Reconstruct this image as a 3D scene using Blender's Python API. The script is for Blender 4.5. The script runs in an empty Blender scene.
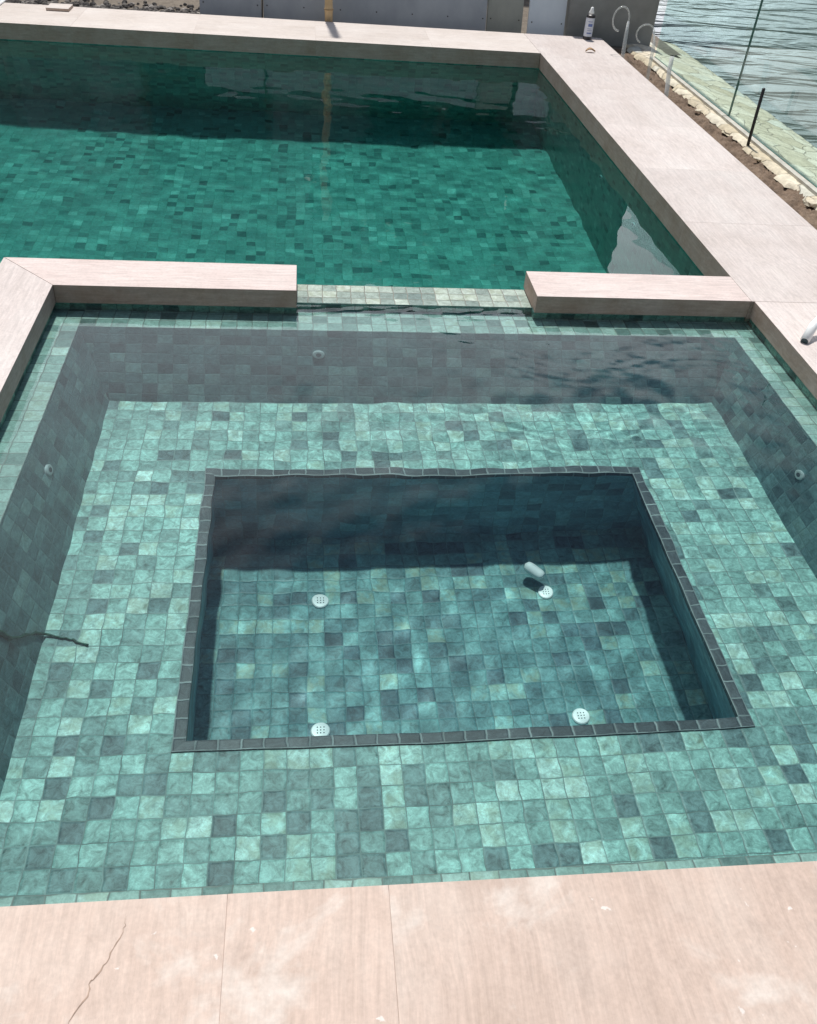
import bpy, math, random
from mathutils import Vector, Matrix, noise
S = 1.375                      # metres per design unit (camera height above the coping)
C = bpy.context.scene.collection
scn = bpy.context.scene
R = math.radians
T = .0378                      # one tile with its joint

# ------------------------------------------------------------------ node helpers
def new_mat(name):
    m = bpy.data.materials.new(name); m.use_nodes = True
    nt = m.node_tree; nt.nodes.clear()
    return m, nt, nt.nodes, nt.links
def nd(nt, typ, ins=None, **kw):
    n = nt.nodes.new(typ)
    for k, v in kw.items(): setattr(n, k, v)
    for k, v in (ins or {}).items():
        s = n.inputs[k]
        if isinstance(v, bpy.types.NodeSocket): nt.links.new(v, s)
        else: s.default_value = v
    return n
def mth(nt, op, a, b=0.0, c=0.0, clamp=False):
    n = nt.nodes.new('ShaderNodeMath'); n.operation = op; n.use_clamp = clamp
    for i, v in enumerate((a, b, c)):
        if isinstance(v, bpy.types.NodeSocket): nt.links.new(v, n.inputs[i])
        else: n.inputs[i].default_value = v
    return n.outputs[0]
def vm(nt, op, a, b=(0, 0, 0), sc=None):
    n = nt.nodes.new('ShaderNodeVectorMath'); n.operation = op
    for i, v in enumerate((a, b)):
        if isinstance(v, bpy.types.NodeSocket): nt.links.new(v, n.inputs[i])
        else: n.inputs[i].default_value = v
    if sc is not None: n.inputs['Scale'].default_value = sc
    return n.outputs[0]
def ramp(nt, fac, stops, interp='LINEAR'):
    n = nt.nodes.new('ShaderNodeValToRGB'); e = n.color_ramp; e.interpolation = interp
    while len(e.elements) < len(stops): e.elements.new(0.5)
    for el, (p, c) in zip(e.elements, stops):
        el.position = p; el.color = (c[0], c[1], c[2], 1) if not isinstance(c, (int, float)) else (c, c, c, 1)
    nt.links.new(fac, n.inputs[0]); return n.outputs[0]
def mix(nt, fac, a, b, blend='MIX'):
    n = nt.nodes.new('ShaderNodeMix'); n.data_type = 'RGBA'; n.blend_type = blend
    for i, v in ((0, fac), (6, a), (7, b)):
        if isinstance(v, bpy.types.NodeSocket): nt.links.new(v, n.inputs[i])
        elif i == 0: n.inputs[0].default_value = v
        else: n.inputs[i].default_value = (v[0], v[1], v[2], 1)
    return n.outputs[2]
def out(nt, shader, disp=None):
    o = nt.nodes.new('ShaderNodeOutputMaterial'); nt.links.new(shader, o.inputs[0])
def principled(nt, color, rough=.5, normal=None, spec=.5, **kw):
    ins = {'Base Color': color if isinstance(color, bpy.types.NodeSocket) else (*color, 1), 'Roughness': rough, 'Specular IOR Level': spec}
    if normal is not None: ins['Normal'] = normal
    ins.update(kw)
    n = nd(nt, 'ShaderNodeBsdfPrincipled', ins); out(nt, n.outputs[0]); return n
def bump(nt, h, strength=.5, dist=.002):
    return nd(nt, 'ShaderNodeBump', {'Height': h, 'Strength': strength, 'Distance': dist}).outputs[0]
def nz(nt, vec, scale, detail=4, rough=.55, dist=0.0, dim='3D'):
    return nd(nt, 'ShaderNodeTexNoise', {'Vector': vec, 'Scale': scale, 'Detail': detail, 'Roughness': rough, 'Distortion': dist}, noise_dimensions=dim).outputs[0]
def simple(name, color, rough=.5, var=.12, scale=20, bmp=.3, **kw):
    m, nt, N, L = new_mat(name)
    tc = nd(nt, 'ShaderNodeTexCoord').outputs['Object']
    n = nz(nt, tc, scale, 6)
    col = ramp(nt, n, [(.3, [c * (1 - var * 2) for c in color]), (.7, [min(1, c * (1 + var)) for c in color])])
    principled(nt, col, rough, bump(nt, n, bmp, .002), **kw); return m

def tile_mat(name, pal, seed, grout=(.16, .2, .2), tile=T, rough=.45, gw=.035, vary=.3, aspect=1.0, warm=.35):
    m, nt, N, L = new_mat(name)
    uv = nd(nt, 'ShaderNodeUVMap').outputs[0]
    p = vm(nt, 'DIVIDE', uv, (tile, tile * aspect, 1))
    wob = nd(nt, 'ShaderNodeTexNoise', {'Vector': p, 'Scale': 1.3, 'Detail': 1.0}).outputs['Color']
    p2 = vm(nt, 'ADD', p, vm(nt, 'SCALE', vm(nt, 'SUBTRACT', wob, (.5, .5, .5)), sc=.16))
    cell = vm(nt, 'FLOOR', p2); fr = vm(nt, 'FRACTION', p2)
    wn = nd(nt, 'ShaderNodeTexWhiteNoise', {'Vector': vm(nt, 'ADD', cell, (seed, seed * .7, 0))}, noise_dimensions='2D')
    base = ramp(nt, wn.outputs['Value'], pal)
    sep = nd(nt, 'ShaderNodeSeparateColor', {'Color': wn.outputs['Color']})
    # every tile carries its own veining
    off = vm(nt, 'SCALE', wn.outputs['Color'], sc=37.0)
    pn = vm(nt, 'ADD', p, off)
    n1 = nz(nt, pn, 1.9, 8, .72, .8); n2 = nz(nt, pn, 8.0, 6, .75)
    f1 = nd(nt, 'ShaderNodeMapRange', {'Value': n1, 'From Min': .3, 'From Max': .7, 'To Min': 1 - vary, 'To Max': 1 + vary}).outputs[0]
    f2 = nd(nt, 'ShaderNodeMapRange', {'Value': n2, 'From Min': .25, 'From Max': .75, 'To Min': .78, 'To Max': 1.22}).outputs[0]
    fac = mth(nt, 'MULTIPLY', f1, f2)
    col = vm(nt, 'MULTIPLY', base, nd(nt, 'ShaderNodeCombineXYZ', {0: fac, 1: fac, 2: fac}).outputs[0])
    dk = mth(nt, 'MULTIPLY', mth(nt, 'SUBTRACT', fac, .85), .075)
    col = vm(nt, 'ADD', col, nd(nt, 'ShaderNodeCombineXYZ', {0: mth(nt, 'MULTIPLY', dk, .75), 1: dk, 2: dk}).outputs[0])
    # rusty / olive tinge in a few tiles
    n3 = nz(nt, pn, 1.6, 4, .6)
    wfac = mth(nt, 'MULTIPLY', mth(nt, 'GREATER_THAN', sep.outputs[0], .80), ramp(nt, n3, [(.42, 0.0), (.60, 1.0)]))
    col = mix(nt, mth(nt, 'MULTIPLY', wfac, warm), col, (.27, .31, .18))
    # big soft blotches across the field (calcium bloom)
    big = nz(nt, uv, 5.0, 3, .5)
    bl = nd(nt, 'ShaderNodeMapRange', {'Value': big, 'From Min': .35, 'From Max': .7, 'To Min': .88, 'To Max': 1.14}).outputs[0]
    col = vm(nt, 'MULTIPLY', col, nd(nt, 'ShaderNodeCombineXYZ', {0: bl, 1: bl, 2: bl}).outputs[0])
    sf = nd(nt, 'ShaderNodeSeparateXYZ', {0: fr})
    ex = mth(nt, 'MINIMUM', sf.outputs[0], mth(nt, 'SUBTRACT', 1.0, sf.outputs[0]))
    ey = mth(nt, 'MINIMUM', sf.outputs[1], mth(nt, 'SUBTRACT', 1.0, sf.outputs[1]))
    if aspect != 1: ey = mth(nt, 'MULTIPLY', ey, aspect)
    e = mth(nt, 'MINIMUM', ex, ey)
    e = mth(nt, 'ADD', e, mth(nt, 'MULTIPLY', mth(nt, 'SUBTRACT', n2, .5), .03))
    g = nd(nt, 'ShaderNodeMapRange', {'Value': e, 'From Min': gw * .55, 'From Max': gw * 1.25, 'To Min': 1.0, 'To Max': 0.0}).outputs[0]
    gn = nz(nt, uv, 14, 3)
    gc = ramp(nt, gn, [(.35, [c * .7 for c in grout]), (.65, [c * 1.45 for c in grout])])
    col = mix(nt, g, col, gc)
    edge = nd(nt, 'ShaderNodeMapRange', {'Value': e, 'From Min': 0.0, 'From Max': .1}).outputs[0]
    h = mth(nt, 'ADD', mth(nt, 'MULTIPLY', edge, 1.0), mth(nt, 'ADD', mth(nt, 'MULTIPLY', n1, .35), mth(nt, 'MULTIPLY', sep.outputs[1], .5)))
    principled(nt, col, rough, bump(nt, h, .4, .002), spec=.35); return m

PAL_SPA = [(0, (.085, .14, .145)), (.06, (.12, .20, .20)), (.18, (.17, .29, .27)), (.4, (.225, .395, .355)), (.6, (.27, .47, .42)), (.8, (.335, .55, .49)), (.93, (.42, .63, .565)), (1, (.50, .70, .64))]
PAL_WALL_SHADE = [(0, (.06, .10, .115)), (.2, (.09, .155, .17)), (.6, (.125, .21, .225)), (.92, (.16, .265, .275)), (1, (.24, .37, .37))]  # shade on the back walls put into darker, greyer tile colours
PAL_FOOT = [(0, (.03, .085, .105)), (.08, (.05, .13, .155)), (.2, (.075, .19, .205)), (.6, (.105, .265, .268)), (.85, (.145, .335, .33)), (.95, (.20, .42, .40)), (1, (.27, .51, .48))]  # darkening by water depth put into the footwell's bluer tile colours
PAL_POOL = [(0, (.07, .15, .145)), (.1, (.145, .28, .255)), (.2, (.18, .34, .31)), (.55, (.20, .38, .34)), (.85, (.225, .42, .375)), (.95, (.30, .51, .46)), (1, (.38, .58, .53))]
PAL_WEIR = [(0, (.12, .17, .16)), (.2, (.22, .28, .25)), (.5, (.32, .39, .34)), (1, (.46, .53, .46))]
M = {}
M['tile'] = tile_mat('sea_green_tile', PAL_SPA, 3.0, vary=.58, grout=(.17, .24, .225), gw=.028, warm=.38)
M['tile_wall_shade'] = tile_mat('shaded_wall_tile', PAL_WALL_SHADE, 19.0, vary=.35, grout=(.12, .18, .19), gw=.024, warm=.1)
M['tile_foot'] = tile_mat('footwell_depth_tile', PAL_FOOT, 11.0, vary=.5, grout=(.09, .18, .185), gw=.026, warm=.45)
M['tile_foot_wall'] = tile_mat('footwell_wall_lit_tile', [(0, (.07, .17, .21)), (.2, (.12, .27, .33)), (.6, (.16, .36, .43)), (1, (.24, .48, .54))], 13.0, vary=.35, grout=(.14, .28, .32), gw=.024, warm=.1)  # lighter blue tiles stand in for light scattered under water
M['tile_pool_wall'] = tile_mat('pool_far_wall_lit_tile', [(0, (.12, .26, .26)), (.2, (.20, .40, .38)), (.6, (.26, .50, .46)), (1, (.36, .60, .55))], 53.0, vary=.2, grout=(.2, .4, .36), gw=.026, warm=.1)  # far wall tiles lightened to soften the shade at the pool's end
M['tile_pool'] = tile_mat('pool_tile', PAL_POOL, 23.0, grout=(.15, .33, .28), vary=.22, warm=.1, gw=.026)
M['tile_weir'] = tile_mat('weir_tile', PAL_WEIR, 31.0, grout=(.2, .2, .17), rough=.12)
M['tile_ledge'] = tile_mat('ledge_tile', [(0, (.10, .15, .14)), (.15, (.22, .32, .29)), (.5, (.33, .46, .41)), (1, (.50, .62, .56))], 41.0, grout=(.2, .22, .2))
M['tile_border'] = tile_mat('border_tile', [(0, (.025, .032, .04)), (.5, (.045, .052, .062)), (1, (.075, .082, .092))], 7.0, grout=(.22, .25, .25), aspect=.6, gw=.045, warm=.0)

def stone_mat(name, base, dark, light, axis=1, spots=.0, grain=1.0, stain=.5):
    """pink travertine with wood-like veins running along one axis"""
    m, nt, N, L = new_mat(name)
    tc = nd(nt, 'ShaderNodeTexCoord').outputs['Object']
    info = nd(nt, 'ShaderNodeObjectInfo')
    off = nd(nt, 'ShaderNodeCombineXYZ', {0: mth(nt, 'MULTIPLY', info.outputs['Random'], 31.0), 1: mth(nt, 'MULTIPLY', info.outputs['Random'], 17.0), 2: 0.0}).outputs[0]
    p = vm(nt, 'ADD', tc, off)
    st = (26, 2.2, 26) if axis == 1 else (2.2, 26, 26)
    ps = vm(nt, 'MULTIPLY', p, st)
    gn = nd(nt, 'ShaderNodeSeparateXYZ', {0: nd(nt, 'ShaderNodeNewGeometry').outputs['True Normal']}).outputs[2]
    w = nz(nt, p, 1.7, 3, .5)
    ps2 = vm(nt, 'ADD', ps, vm(nt, 'SCALE', nd(nt, 'ShaderNodeCombineXYZ', {0: w, 1: w, 2: w}).outputs[0], sc=2.2))
    band = mth(nt, 'ADD', mth(nt, 'MULTIPLY', nz(nt, ps2, .30, 6, .65), .42), mth(nt, 'MULTIPLY', nz(nt, p, 4.0, 8, .68), .58))
    fine = nz(nt, ps2, 4.5, 5, .7, .3)
    col = ramp(nt, band, [(.28, dark), (.48, base), (.7, light)])
    gf = nd(nt, 'ShaderNodeMapRange', {'Value': fine, 'From Min': .35, 'From Max': .65, 'To Min': 1 - .13 * grain, 'To Max': 1 + .08 * grain}).outputs[0]
    col = vm(nt, 'MULTIPLY', col, nd(nt, 'ShaderNodeCombineXYZ', {0: gf, 1: gf, 2: gf}).outputs[0])
    rnd = nd(nt, 'ShaderNodeMapRange', {'Value': info.outputs['Random'], 'To Min': .93, 'To Max': 1.05}).outputs[0]
    col = vm(nt, 'MULTIPLY', col, nd(nt, 'ShaderNodeCombineXYZ', {0: rnd, 1: rnd, 2: rnd}).outputs[0])
    s1 = nz(nt, p, 4.5, 6, .7)
    col = mix(nt, mth(nt, 'MULTIPLY', ramp(nt, s1, [(.55, 0.0), (.72, 1.0)]), .35 * stain), col, [c * .72 for c in base])
    s2 = nz(nt, p, 6.0, 5, .65, .3)
    col = mix(nt, mth(nt, 'MULTIPLY', ramp(nt, s2, [(.56, 0.0), (.75, 1.0)]), .45 * stain), col, (.64, .585, .53))
    h = mth(nt, 'ADD', mth(nt, 'MULTIPLY', fine, .5), nz(nt, p, 60, 3))
    if spots:
        v = nd(nt, 'ShaderNodeTexVoronoi', {'Vector': vm(nt, 'ADD', p, vm(nt, 'SCALE', nd(nt, 'ShaderNodeTexNoise', {'Vector': p, 'Scale': 60.0, 'Detail': 4.0}).outputs['Color'], sc=.03)), 'Scale': 42.0, 'Randomness': 1.0})
        vr = nd(nt, 'ShaderNodeSeparateColor', {'Color': v.outputs['Color']})
        size = mth(nt, 'MULTIPLY', mth(nt, 'GREATER_THAN', vr.outputs[0], .82), mth(nt, 'MULTIPLY', mth(nt, 'POWER', vr.outputs[1], 2.2), .30))
        sp = mth(nt, 'LESS_THAN', v.outputs['Distance'], size)
        spf = nd(nt, 'ShaderNodeMapRange', {'Value': mth(nt, 'SUBTRACT', size, v.outputs['Distance']), 'From Min': 0.0, 'From Max': .07}).outputs[0]
        col = mix(nt, mth(nt, 'MULTIPLY', spf, spots), col, (.68, .63, .59))
    # small dark pits
    v2 = nd(nt, 'ShaderNodeTexVoronoi', {'Vector': p, 'Scale': 9.0})
    v2r = nd(nt, 'ShaderNodeSeparateColor', {'Color': v2.outputs['Color']})
    pit = mth(nt, 'MULTIPLY', mth(nt, 'GREATER_THAN', v2r.outputs[0], .8), mth(nt, 'LESS_THAN', v2.outputs['Distance'], .03))
    col = mix(nt, mth(nt, 'MULTIPLY', pit, .45), col, (.2, .15, .12))
    grit = nz(nt, p, 120, 4, .7)
    gg = nd(nt, 'ShaderNodeMapRange', {'Value': grit, 'From Min': .3, 'From Max': .7, 'To Min': .92, 'To Max': 1.07}).outputs[0]
    col = vm(nt, 'MULTIPLY', col, nd(nt, 'ShaderNodeCombineXYZ', {0: gg, 1: gg, 2: gg}).outputs[0])
    # shade on vertical faces put into a darker, warmer stone colour
    side_shade = mth(nt, 'MULTIPLY', mth(nt, 'LESS_THAN', mth(nt, 'ABSOLUTE', gn), .5), mth(nt, 'ADD', .75, mth(nt, 'MULTIPLY', mth(nt, 'SUBTRACT', s1, .5), 1.2)), clamp=True)
    col = mix(nt, side_shade, col, vm(nt, 'MULTIPLY', col, (.60, .485, .40)))
    principled(nt, col, .62, bump(nt, h, .25, .0015), spec=.35); return m
M['stone_y'] = stone_mat('pink_stone_y', (.585, .515, .485), (.49, .42, .385), (.65, .595, .565), 1, .35, 1.1)
M['stone_x'] = stone_mat('pink_stone_x', (.59, .49, .455), (.49, .395, .355), (.66, .58, .545), 0, .25, 1.2)
M['stone_near'] = stone_mat('pink_stone_near', (.51, .395, .33), (.40, .30, .24), (.575, .48, .415), 1, .75, .85, 1.9)
M['stone_far'] = stone_mat('pale_stone_far', (.61, .545, .50), (.53, .46, .41), (.67, .615, .575), 0, .2, 1.1)
M['joint'] = simple('joint_mortar', (.46, .37, .325), .9, .2, 40)
M['concrete'] = simple('grey_concrete', (.20, .21, .205), .85, .25, 6)
M['wallgrey'] = simple('grey_render', (.27, .285, .28), .85, .18, 3)
M['shell'] = simple('rough_mortar', (.33, .27, .235), .9, .2, 8)
M['white_plastic'] = simple('white_plastic', (.88, .90, .89), .35, .03, 30, .05)
M['jet'] = simple('frosted_jet', (.5, .56, .56), .4, .05, 30, .05)
M['dark_hole'] = simple('dark_hole', (.03, .06, .07), .7, .1, 30)
M['steel'] = simple('brushed_steel', (.75, .76, .76), .25, .03, 60, .05, Metallic=1.0)
M['black_metal'] = simple('black_steel', (.018, .018, .02), .5, .2, 60)
M['bamboo'] = simple('bamboo_skin', (.55, .40, .22), .5, .2, 14)
M['bamboo_node'] = simple('bamboo_node', (.33, .22, .11), .6, .2, 30)
M['leafdry'] = simple('dry_leaf', (.34, .2, .09), .7, .2, 90)
M['weed'] = simple('dark_weed', (.012, .075, .05), .6, .3, 60)
M['bark'] = simple('bark', (.14, .11, .085), .9, .3, 12)
M['can_black'] = simple('can_black', (.03, .03, .035), .35, .1, 60, .02)
M['can_label'] = simple('can_label', (.62, .66, .74), .4, .03, 60, .02)
M['can_blue'] = simple('can_print', (.12, .18, .42), .4, .05, 60, .02)

def leaf_mat(name, a, b):
    m, nt, N, L = new_mat(name)
    g = nd(nt, 'ShaderNodeNewGeometry')
    col = ramp(nt, g.outputs['Random Per Island'], [(0, a), (1, b)])
    principled(nt, col, .55, spec=.4); return m
M['leaf_a'] = leaf_mat('leaf_dark', (.02, .045, .015), (.05, .1, .03))
M['leaf_b'] = leaf_mat('leaf_mid', (.035, .07, .02), (.08, .13, .035))

def ground_mat():
    m, nt, N, L = new_mat('dusty_ground')
    p = nd(nt, 'ShaderNodeTexCoord').outputs['Object']
    n = nz(nt, p, .8, 8, .65); n2 = nz(nt, p, 30, 5, .7)
    col = ramp(nt, n, [(.35, (.12, .095, .07)), (.65, (.24, .20, .16))])
    col = mix(nt, .4, col, ramp(nt, n2, [(.3, (.06, .05, .04)), (.7, (.32, .28, .23))]))
    principled(nt, col, .95, bump(nt, n2, .8, .01)); return m
M['ground'] = ground_mat()
def soil_mat():
    m, nt, N, L = new_mat('brown_soil')
    p = nd(nt, 'ShaderNodeTexCoord').outputs['Object']
    n = nz(nt, p, 9, 8, .7); n2 = nz(nt, p, 70, 4, .7)
    col = ramp(nt, n, [(.3, (.07, .045, .03)), (.5, (.16, .105, .07)), (.72, (.28, .2, .14))])
    col = mix(nt, .5, col, ramp(nt, n2, [(.3, (.05, .035, .025)), (.7, (.3, .22, .16))]))
    principled(nt, col, .95, bump(nt, n2, .8, .006)); return m
M['soil'] = soil_mat()
def paving_mat():
    m, nt, N, L = new_mat('cream_stone_paving')
    p = nd(nt, 'ShaderNodeTexCoord').outputs['Object']
    w = nd(nt, 'ShaderNodeTexNoise', {'Vector': p, 'Scale': 5.0, 'Detail': 3.0}).outputs['Color']
    pw = vm(nt, 'ADD', p, vm(nt, 'SCALE', w, sc=.12))
    v = nd(nt, 'ShaderNodeTexVoronoi', {'Vector': pw, 'Scale': 6.0}, feature='DISTANCE_TO_EDGE')
    vc = nd(nt, 'ShaderNodeTexVoronoi', {'Vector': pw, 'Scale': 6.0})
    r = nd(nt, 'ShaderNodeSeparateColor', {'Color': vc.outputs['Color']})
    col = ramp(nt, r.outputs[0], [(0, (.56, .50, .38)), (.4, (.68, .62, .50)), (.8, (.76, .71, .60)), (1, (.62, .63, .58))])
    n = nz(nt, p, 22, 7, .7)
    col = mix(nt, .6, col, ramp(nt, n, [(.3, (.5, .46, .38)), (.7, (1.25, 1.2, 1.1))]), 'MULTIPLY')
    e = nd(nt, 'ShaderNodeMapRange', {'Value': v.outputs['Distance'], 'From Min': .004, 'From Max': .03, 'To Min': 1.0, 'To Max': 0.0}).outputs[0]
    col = mix(nt, mth(nt, 'MULTIPLY', e, .55), col, (.42, .37, .28))
    h = mth(nt, 'ADD', mth(nt, 'MULTIPLY', e, -1.0), mth(nt, 'MULTIPLY', n, .8))
    principled(nt, col, .85, bump(nt, h, .8, .012)); return m
M['paving'] = paving_mat()
def panel_mat(name, a, b, stain=None, edge=0.0):
    m, nt, N, L = new_mat(name)
    p = nd(nt, 'ShaderNodeTexCoord').outputs['Object']
    n = nz(nt, vm(nt, 'MULTIPLY', p, (1, 1, .6)), 5, 7, .6)
    col = ramp(nt, n, [(.3, a), (.7, b)])
    if stain:
        x = nd(nt, 'ShaderNodeSeparateXYZ', {0: p}).outputs[0]
        k = mth(nt, 'ADD', x, mth(nt, 'MULTIPLY', mth(nt, 'SUBTRACT', nz(nt, p, 7, 5, .6), .5), .25))
        f = nd(nt, 'ShaderNodeMapRange', {'Value': k, 'From Min': edge, 'From Max': edge + .02}).outputs[0]
        sc = mix(nt, ramp(nt, nz(nt, p, 26, 6, .7), [(.56, 0.0), (.62, .6)]), stain, (.22, .2, .18))
        col = mix(nt, f, col, sc)
    principled(nt, col, .6, bump(nt, n, .2, .003)); return m
M['panel_blue'] = panel_mat('blue_grey_sheet', (.255, .29, .33), (.34, .38, .42), (.62, .63, .60), .86)
M['panel_dark'] = panel_mat('olive_grey_board', (.24, .26, .24), (.33, .35, .32))
M['panel_light'] = panel_mat('pale_blue_board', (.52, .60, .68), (.62, .70, .76))

def glassy(name, tint, fres=1.45, rough=0.0, opac=0.0, col=(.8, .82, .82)):
    m, nt, N, L = new_mat(name)
    tr = nd(nt, 'ShaderNodeBsdfTransparent', {'Color': (*tint, 1)})
    gl = nd(nt, 'ShaderNodeBsdfGlossy', {'Color': (1, 1, 1, 1), 'Roughness': rough})
    lw = nd(nt, 'ShaderNodeLayerWeight', {'Blend': .5}).outputs['Facing']
    fr = mth(nt, 'ADD', .055, mth(nt, 'MULTIPLY', mth(nt, 'POWER', lw, 5.0), .7))
    mx = nd(nt, 'ShaderNodeMixShader', {0: fr, 1: tr.outputs[0], 2: gl.outputs[0]})
    s = mx.outputs[0]
    if opac:
        df = nd(nt, 'ShaderNodeBsdfDiffuse', {'Color': (*col, 1)})
        s = nd(nt, 'ShaderNodeMixShader', {0: opac, 1: s, 2: df.outputs[0]}).outputs[0]
    out(nt, s); return m
M['fence_glass'] = glassy('fence_glass', (.87, .975, .965))
M['tube'] = glassy('clear_tube', (.93, .95, .94), 1.45, .05, .26)
M['glass_edge'] = simple('glass_edge', (.05, .16, .13), .2, .1, 30, .02)

def water_mat(name, tint):
    m, nt, N, L = new_mat(name)
    r = nd(nt, 'ShaderNodeBsdfRefraction', {'Color': (*tint, 1), 'Roughness': 0.0, 'IOR': 1.333})
    g = nd(nt, 'ShaderNodeBsdfGlossy', {'Color': (1, 1, 1, 1), 'Roughness': 0.0})
    f = nd(nt, 'ShaderNodeFresnel', {'IOR': 1.333})
    out(nt, nd(nt, 'ShaderNodeMixShader', {0: f.outputs[0], 1: r.outputs[0], 2: g.outputs[0]}).outputs[0]); return m
M['spa_water'] = water_mat('spa_water', (.815, .972, .968))
M['pool_water'] = water_mat('pool_water', (.40, .785, .755))
def river_mat():
    m, nt, N, L = new_mat('river_water')
    p = nd(nt, 'ShaderNodeTexCoord').outputs['Object']
    q = nd(nt, 'ShaderNodeMapping', {'Vector': p, 'Rotation': (0, 0, R(-27)), 'Scale': (.62, 1.35, 1)}).outputs[0]
    n1 = nz(nt, q, 1.15, 3, .42, 1.1); n2 = nz(nt, q, 3.6, 2, .5, .8)
    h = mth(nt, 'ADD', n1, mth(nt, 'MULTIPLY', n2, .2))
    principled(nt, (.075, .09, .07), .1, bump(nt, h, 1.0, .24), spec=.5, IOR=1.333); return m
M['river'] = river_mat()

# ------------------------------------------------------------------ mesh helpers (all coordinates in design units)
def tag(o, label=None, cat=None, group=None, kind=None):
    if label: o['label'] = label
    if cat: o['category'] = cat
    if group: o['group'] = group
    if kind: o['kind'] = kind
    return o
def empty(name, loc, label, cat, group=None):
    o = bpy.data.objects.new(name, None); C.objects.link(o); o.location = Vector(loc) * S
    o.empty_display_size = .1
    return tag(o, label, cat, group)
def obj(name, V, F, mat, parent=None, uv=None, smooth=False, bevel=0, origin=None):
    org = Vector((0, 0, 0))
    if parent is not None:
        org = Vector(parent.location)
        if parent.parent: org = org + Vector(parent.parent.location)
    elif origin is not None: org = Vector(origin) * S
    me = bpy.data.meshes.new(name)
    me.from_pydata([Vector(v) * S - org for v in V], [], F); me.materials.append(mat)
    if uv is not None:
        l = me.uv_layers.new(name='UVMap')
        k = 0
        for f, face in enumerate(F):
            for c in range(len(face)): l.data[k].uv = uv[f][c]; k += 1
    if smooth:
        for p in me.polygons: p.use_smooth = True
    me.update()
    o = bpy.data.objects.new(name, me); C.objects.link(o)
    if parent is not None: o.parent = parent
    elif origin is not None: o.location = org
    if bevel:
        b = o.modifiers.new('bevel', 'BEVEL'); b.width = bevel * S; b.segments = 2; b.limit_method = 'ANGLE'
        for p in me.polygons: p.use_smooth = False
    return o
class MB:
    def __init__(s): s.V = []; s.F = []; s.UV = []
    def quad(s, a, b, c, d, u=None, v=None, o=(0, 0)):
        """quad with planar uv: u,v axes given as vectors, measured from corner a"""
        i = len(s.V); s.V += [a, b, c, d]; s.F.append((i, i + 1, i + 2, i + 3))
        if u is not None:
            A = Vector(a)
            s.UV.append([((Vector(q) - A).dot(Vector(u)) + o[0], (Vector(q) - A).dot(Vector(v)) + o[1]) for q in (a, b, c, d)])
        else: s.UV.append([(0, 0)] * 4)
    def box(s, x0, x1, y0, y1, z0, z1):
        i = len(s.V)
        s.V += [(x0, y0, z0), (x1, y0, z0), (x1, y1, z0), (x0, y1, z0), (x0, y0, z1), (x1, y0, z1), (x1, y1, z1), (x0, y1, z1)]
        for f in ((0, 3, 2, 1), (4, 5, 6, 7), (0, 1, 5, 4), (1, 2, 6, 5), (2, 3, 7, 6), (3, 0, 4, 7)):
            s.F.append(tuple(i + k for k in f)); s.UV.append([(0, 0)] * 4)
    def prism(s, poly, z0, z1):
        i = len(s.V); n = len(poly)
        s.V += [(x, y, z0) for x, y in poly] + [(x, y, z1) for x, y in poly]
        s.F.append(tuple(i + k for k in reversed(range(n)))); s.F.append(tuple(i + n + k for k in range(n)))
        s.UV += [[(0, 0)] * n] * 2
        for k in range(n):
            s.F.append((i + k, i + (k + 1) % n, i + n + (k + 1) % n, i + n + k)); s.UV.append([(0, 0)] * 4)
    def tube(s, pts, rads, n=12, caps=True):
        pts = [Vector(p) for p in pts]
        if isinstance(rads, (int, float)): rads = [rads] * len(pts)
        i0 = len(s.V); prev = None
        for k, p in enumerate(pts):
            t = (pts[min(k + 1, len(pts) - 1)] - pts[max(k - 1, 0)])
            if t.length < 1e-9: t = Vector((0, 0, 1))
            t.normalize()
            if prev is None:
                a = t.cross(Vector((0, 0, 1)));
                if a.length < 1e-3: a = t.cross(Vector((1, 0, 0)))
                a.normalize()
            else:
                a = prev - t * prev.dot(t); a.normalize()
            prev = a; b = t.cross(a)
            for j in range(n):
                w = 2 * math.pi * j / n
                s.V.append(tuple(p + (a * math.cos(w) + b * math.sin(w)) * rads[k]))
        for k in range(len(pts) - 1):
            for j in range(n):
                q = i0 + k * n
                s.F.append((q + j, q + (j + 1) % n, q + n + (j + 1) % n, q + n + j)); s.UV.append([(0, 0)] * 4)
        if caps:
            s.F.append(tuple(i0 + j for j in reversed(range(n)))); s.UV.append([(0, 0)] * n)
            q = i0 + (len(pts) - 1) * n
            s.F.append(tuple(q + j for j in range(n))); s.UV.append([(0, 0)] * n)
    def build(s, name, mat, parent=None, **kw):
        return obj(name, s.V, s.F, mat, parent, uv=s.UV, **kw)
X, Y, Z = (1, 0, 0), (0, 1, 0), (0, 0, 1)
receivers = []

# ------------------------------------------------------------------ plan (design units; camera stands at 0,0,1)
XL, XR, YN, YF = -.612, 1.198, .502, 2.055          # spa opening at the coping edge
XP, XO, YP, YQ = 1.190, 1.6215, 4.777, 5.216        # pool right / far edge, outer coping edges
YD, G1, G2, XK = 2.205, -.0213, .6011, -.7624       # divider and its weir gap, outer edge of spa's left coping
XW = -3.4                                           # pool left edge
TS, TP = .047, .070                                 # coping thickness at the spa and at the pool
WS, WP = .052, .073                                 # water levels
YW = 2.088
ZL, ZB, ZF, ZP = -.090, -.340, -.650, -1.0          # ledge, bench, footwell floor, pool floor
lx0, lx1, ly0, ly1 = -.548, 1.134, .553, 1.979      # inner edge of the ledge
bx0, bx1, by0, by1 = -.474, 1.060, .620, 1.852      # foot of the sloping backrests
fx0, fx1, fy0, fy1 = -.223, .785, .869, 1.594       # outer edge of the dark border
hx0, hx1, hy0, hy1 = -.202, .762, .890, 1.570       # inner edge of the dark border
gx0, gx1, gy0, gy1 = -.222, .835, .888, 1.585       # footwell floor
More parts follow.
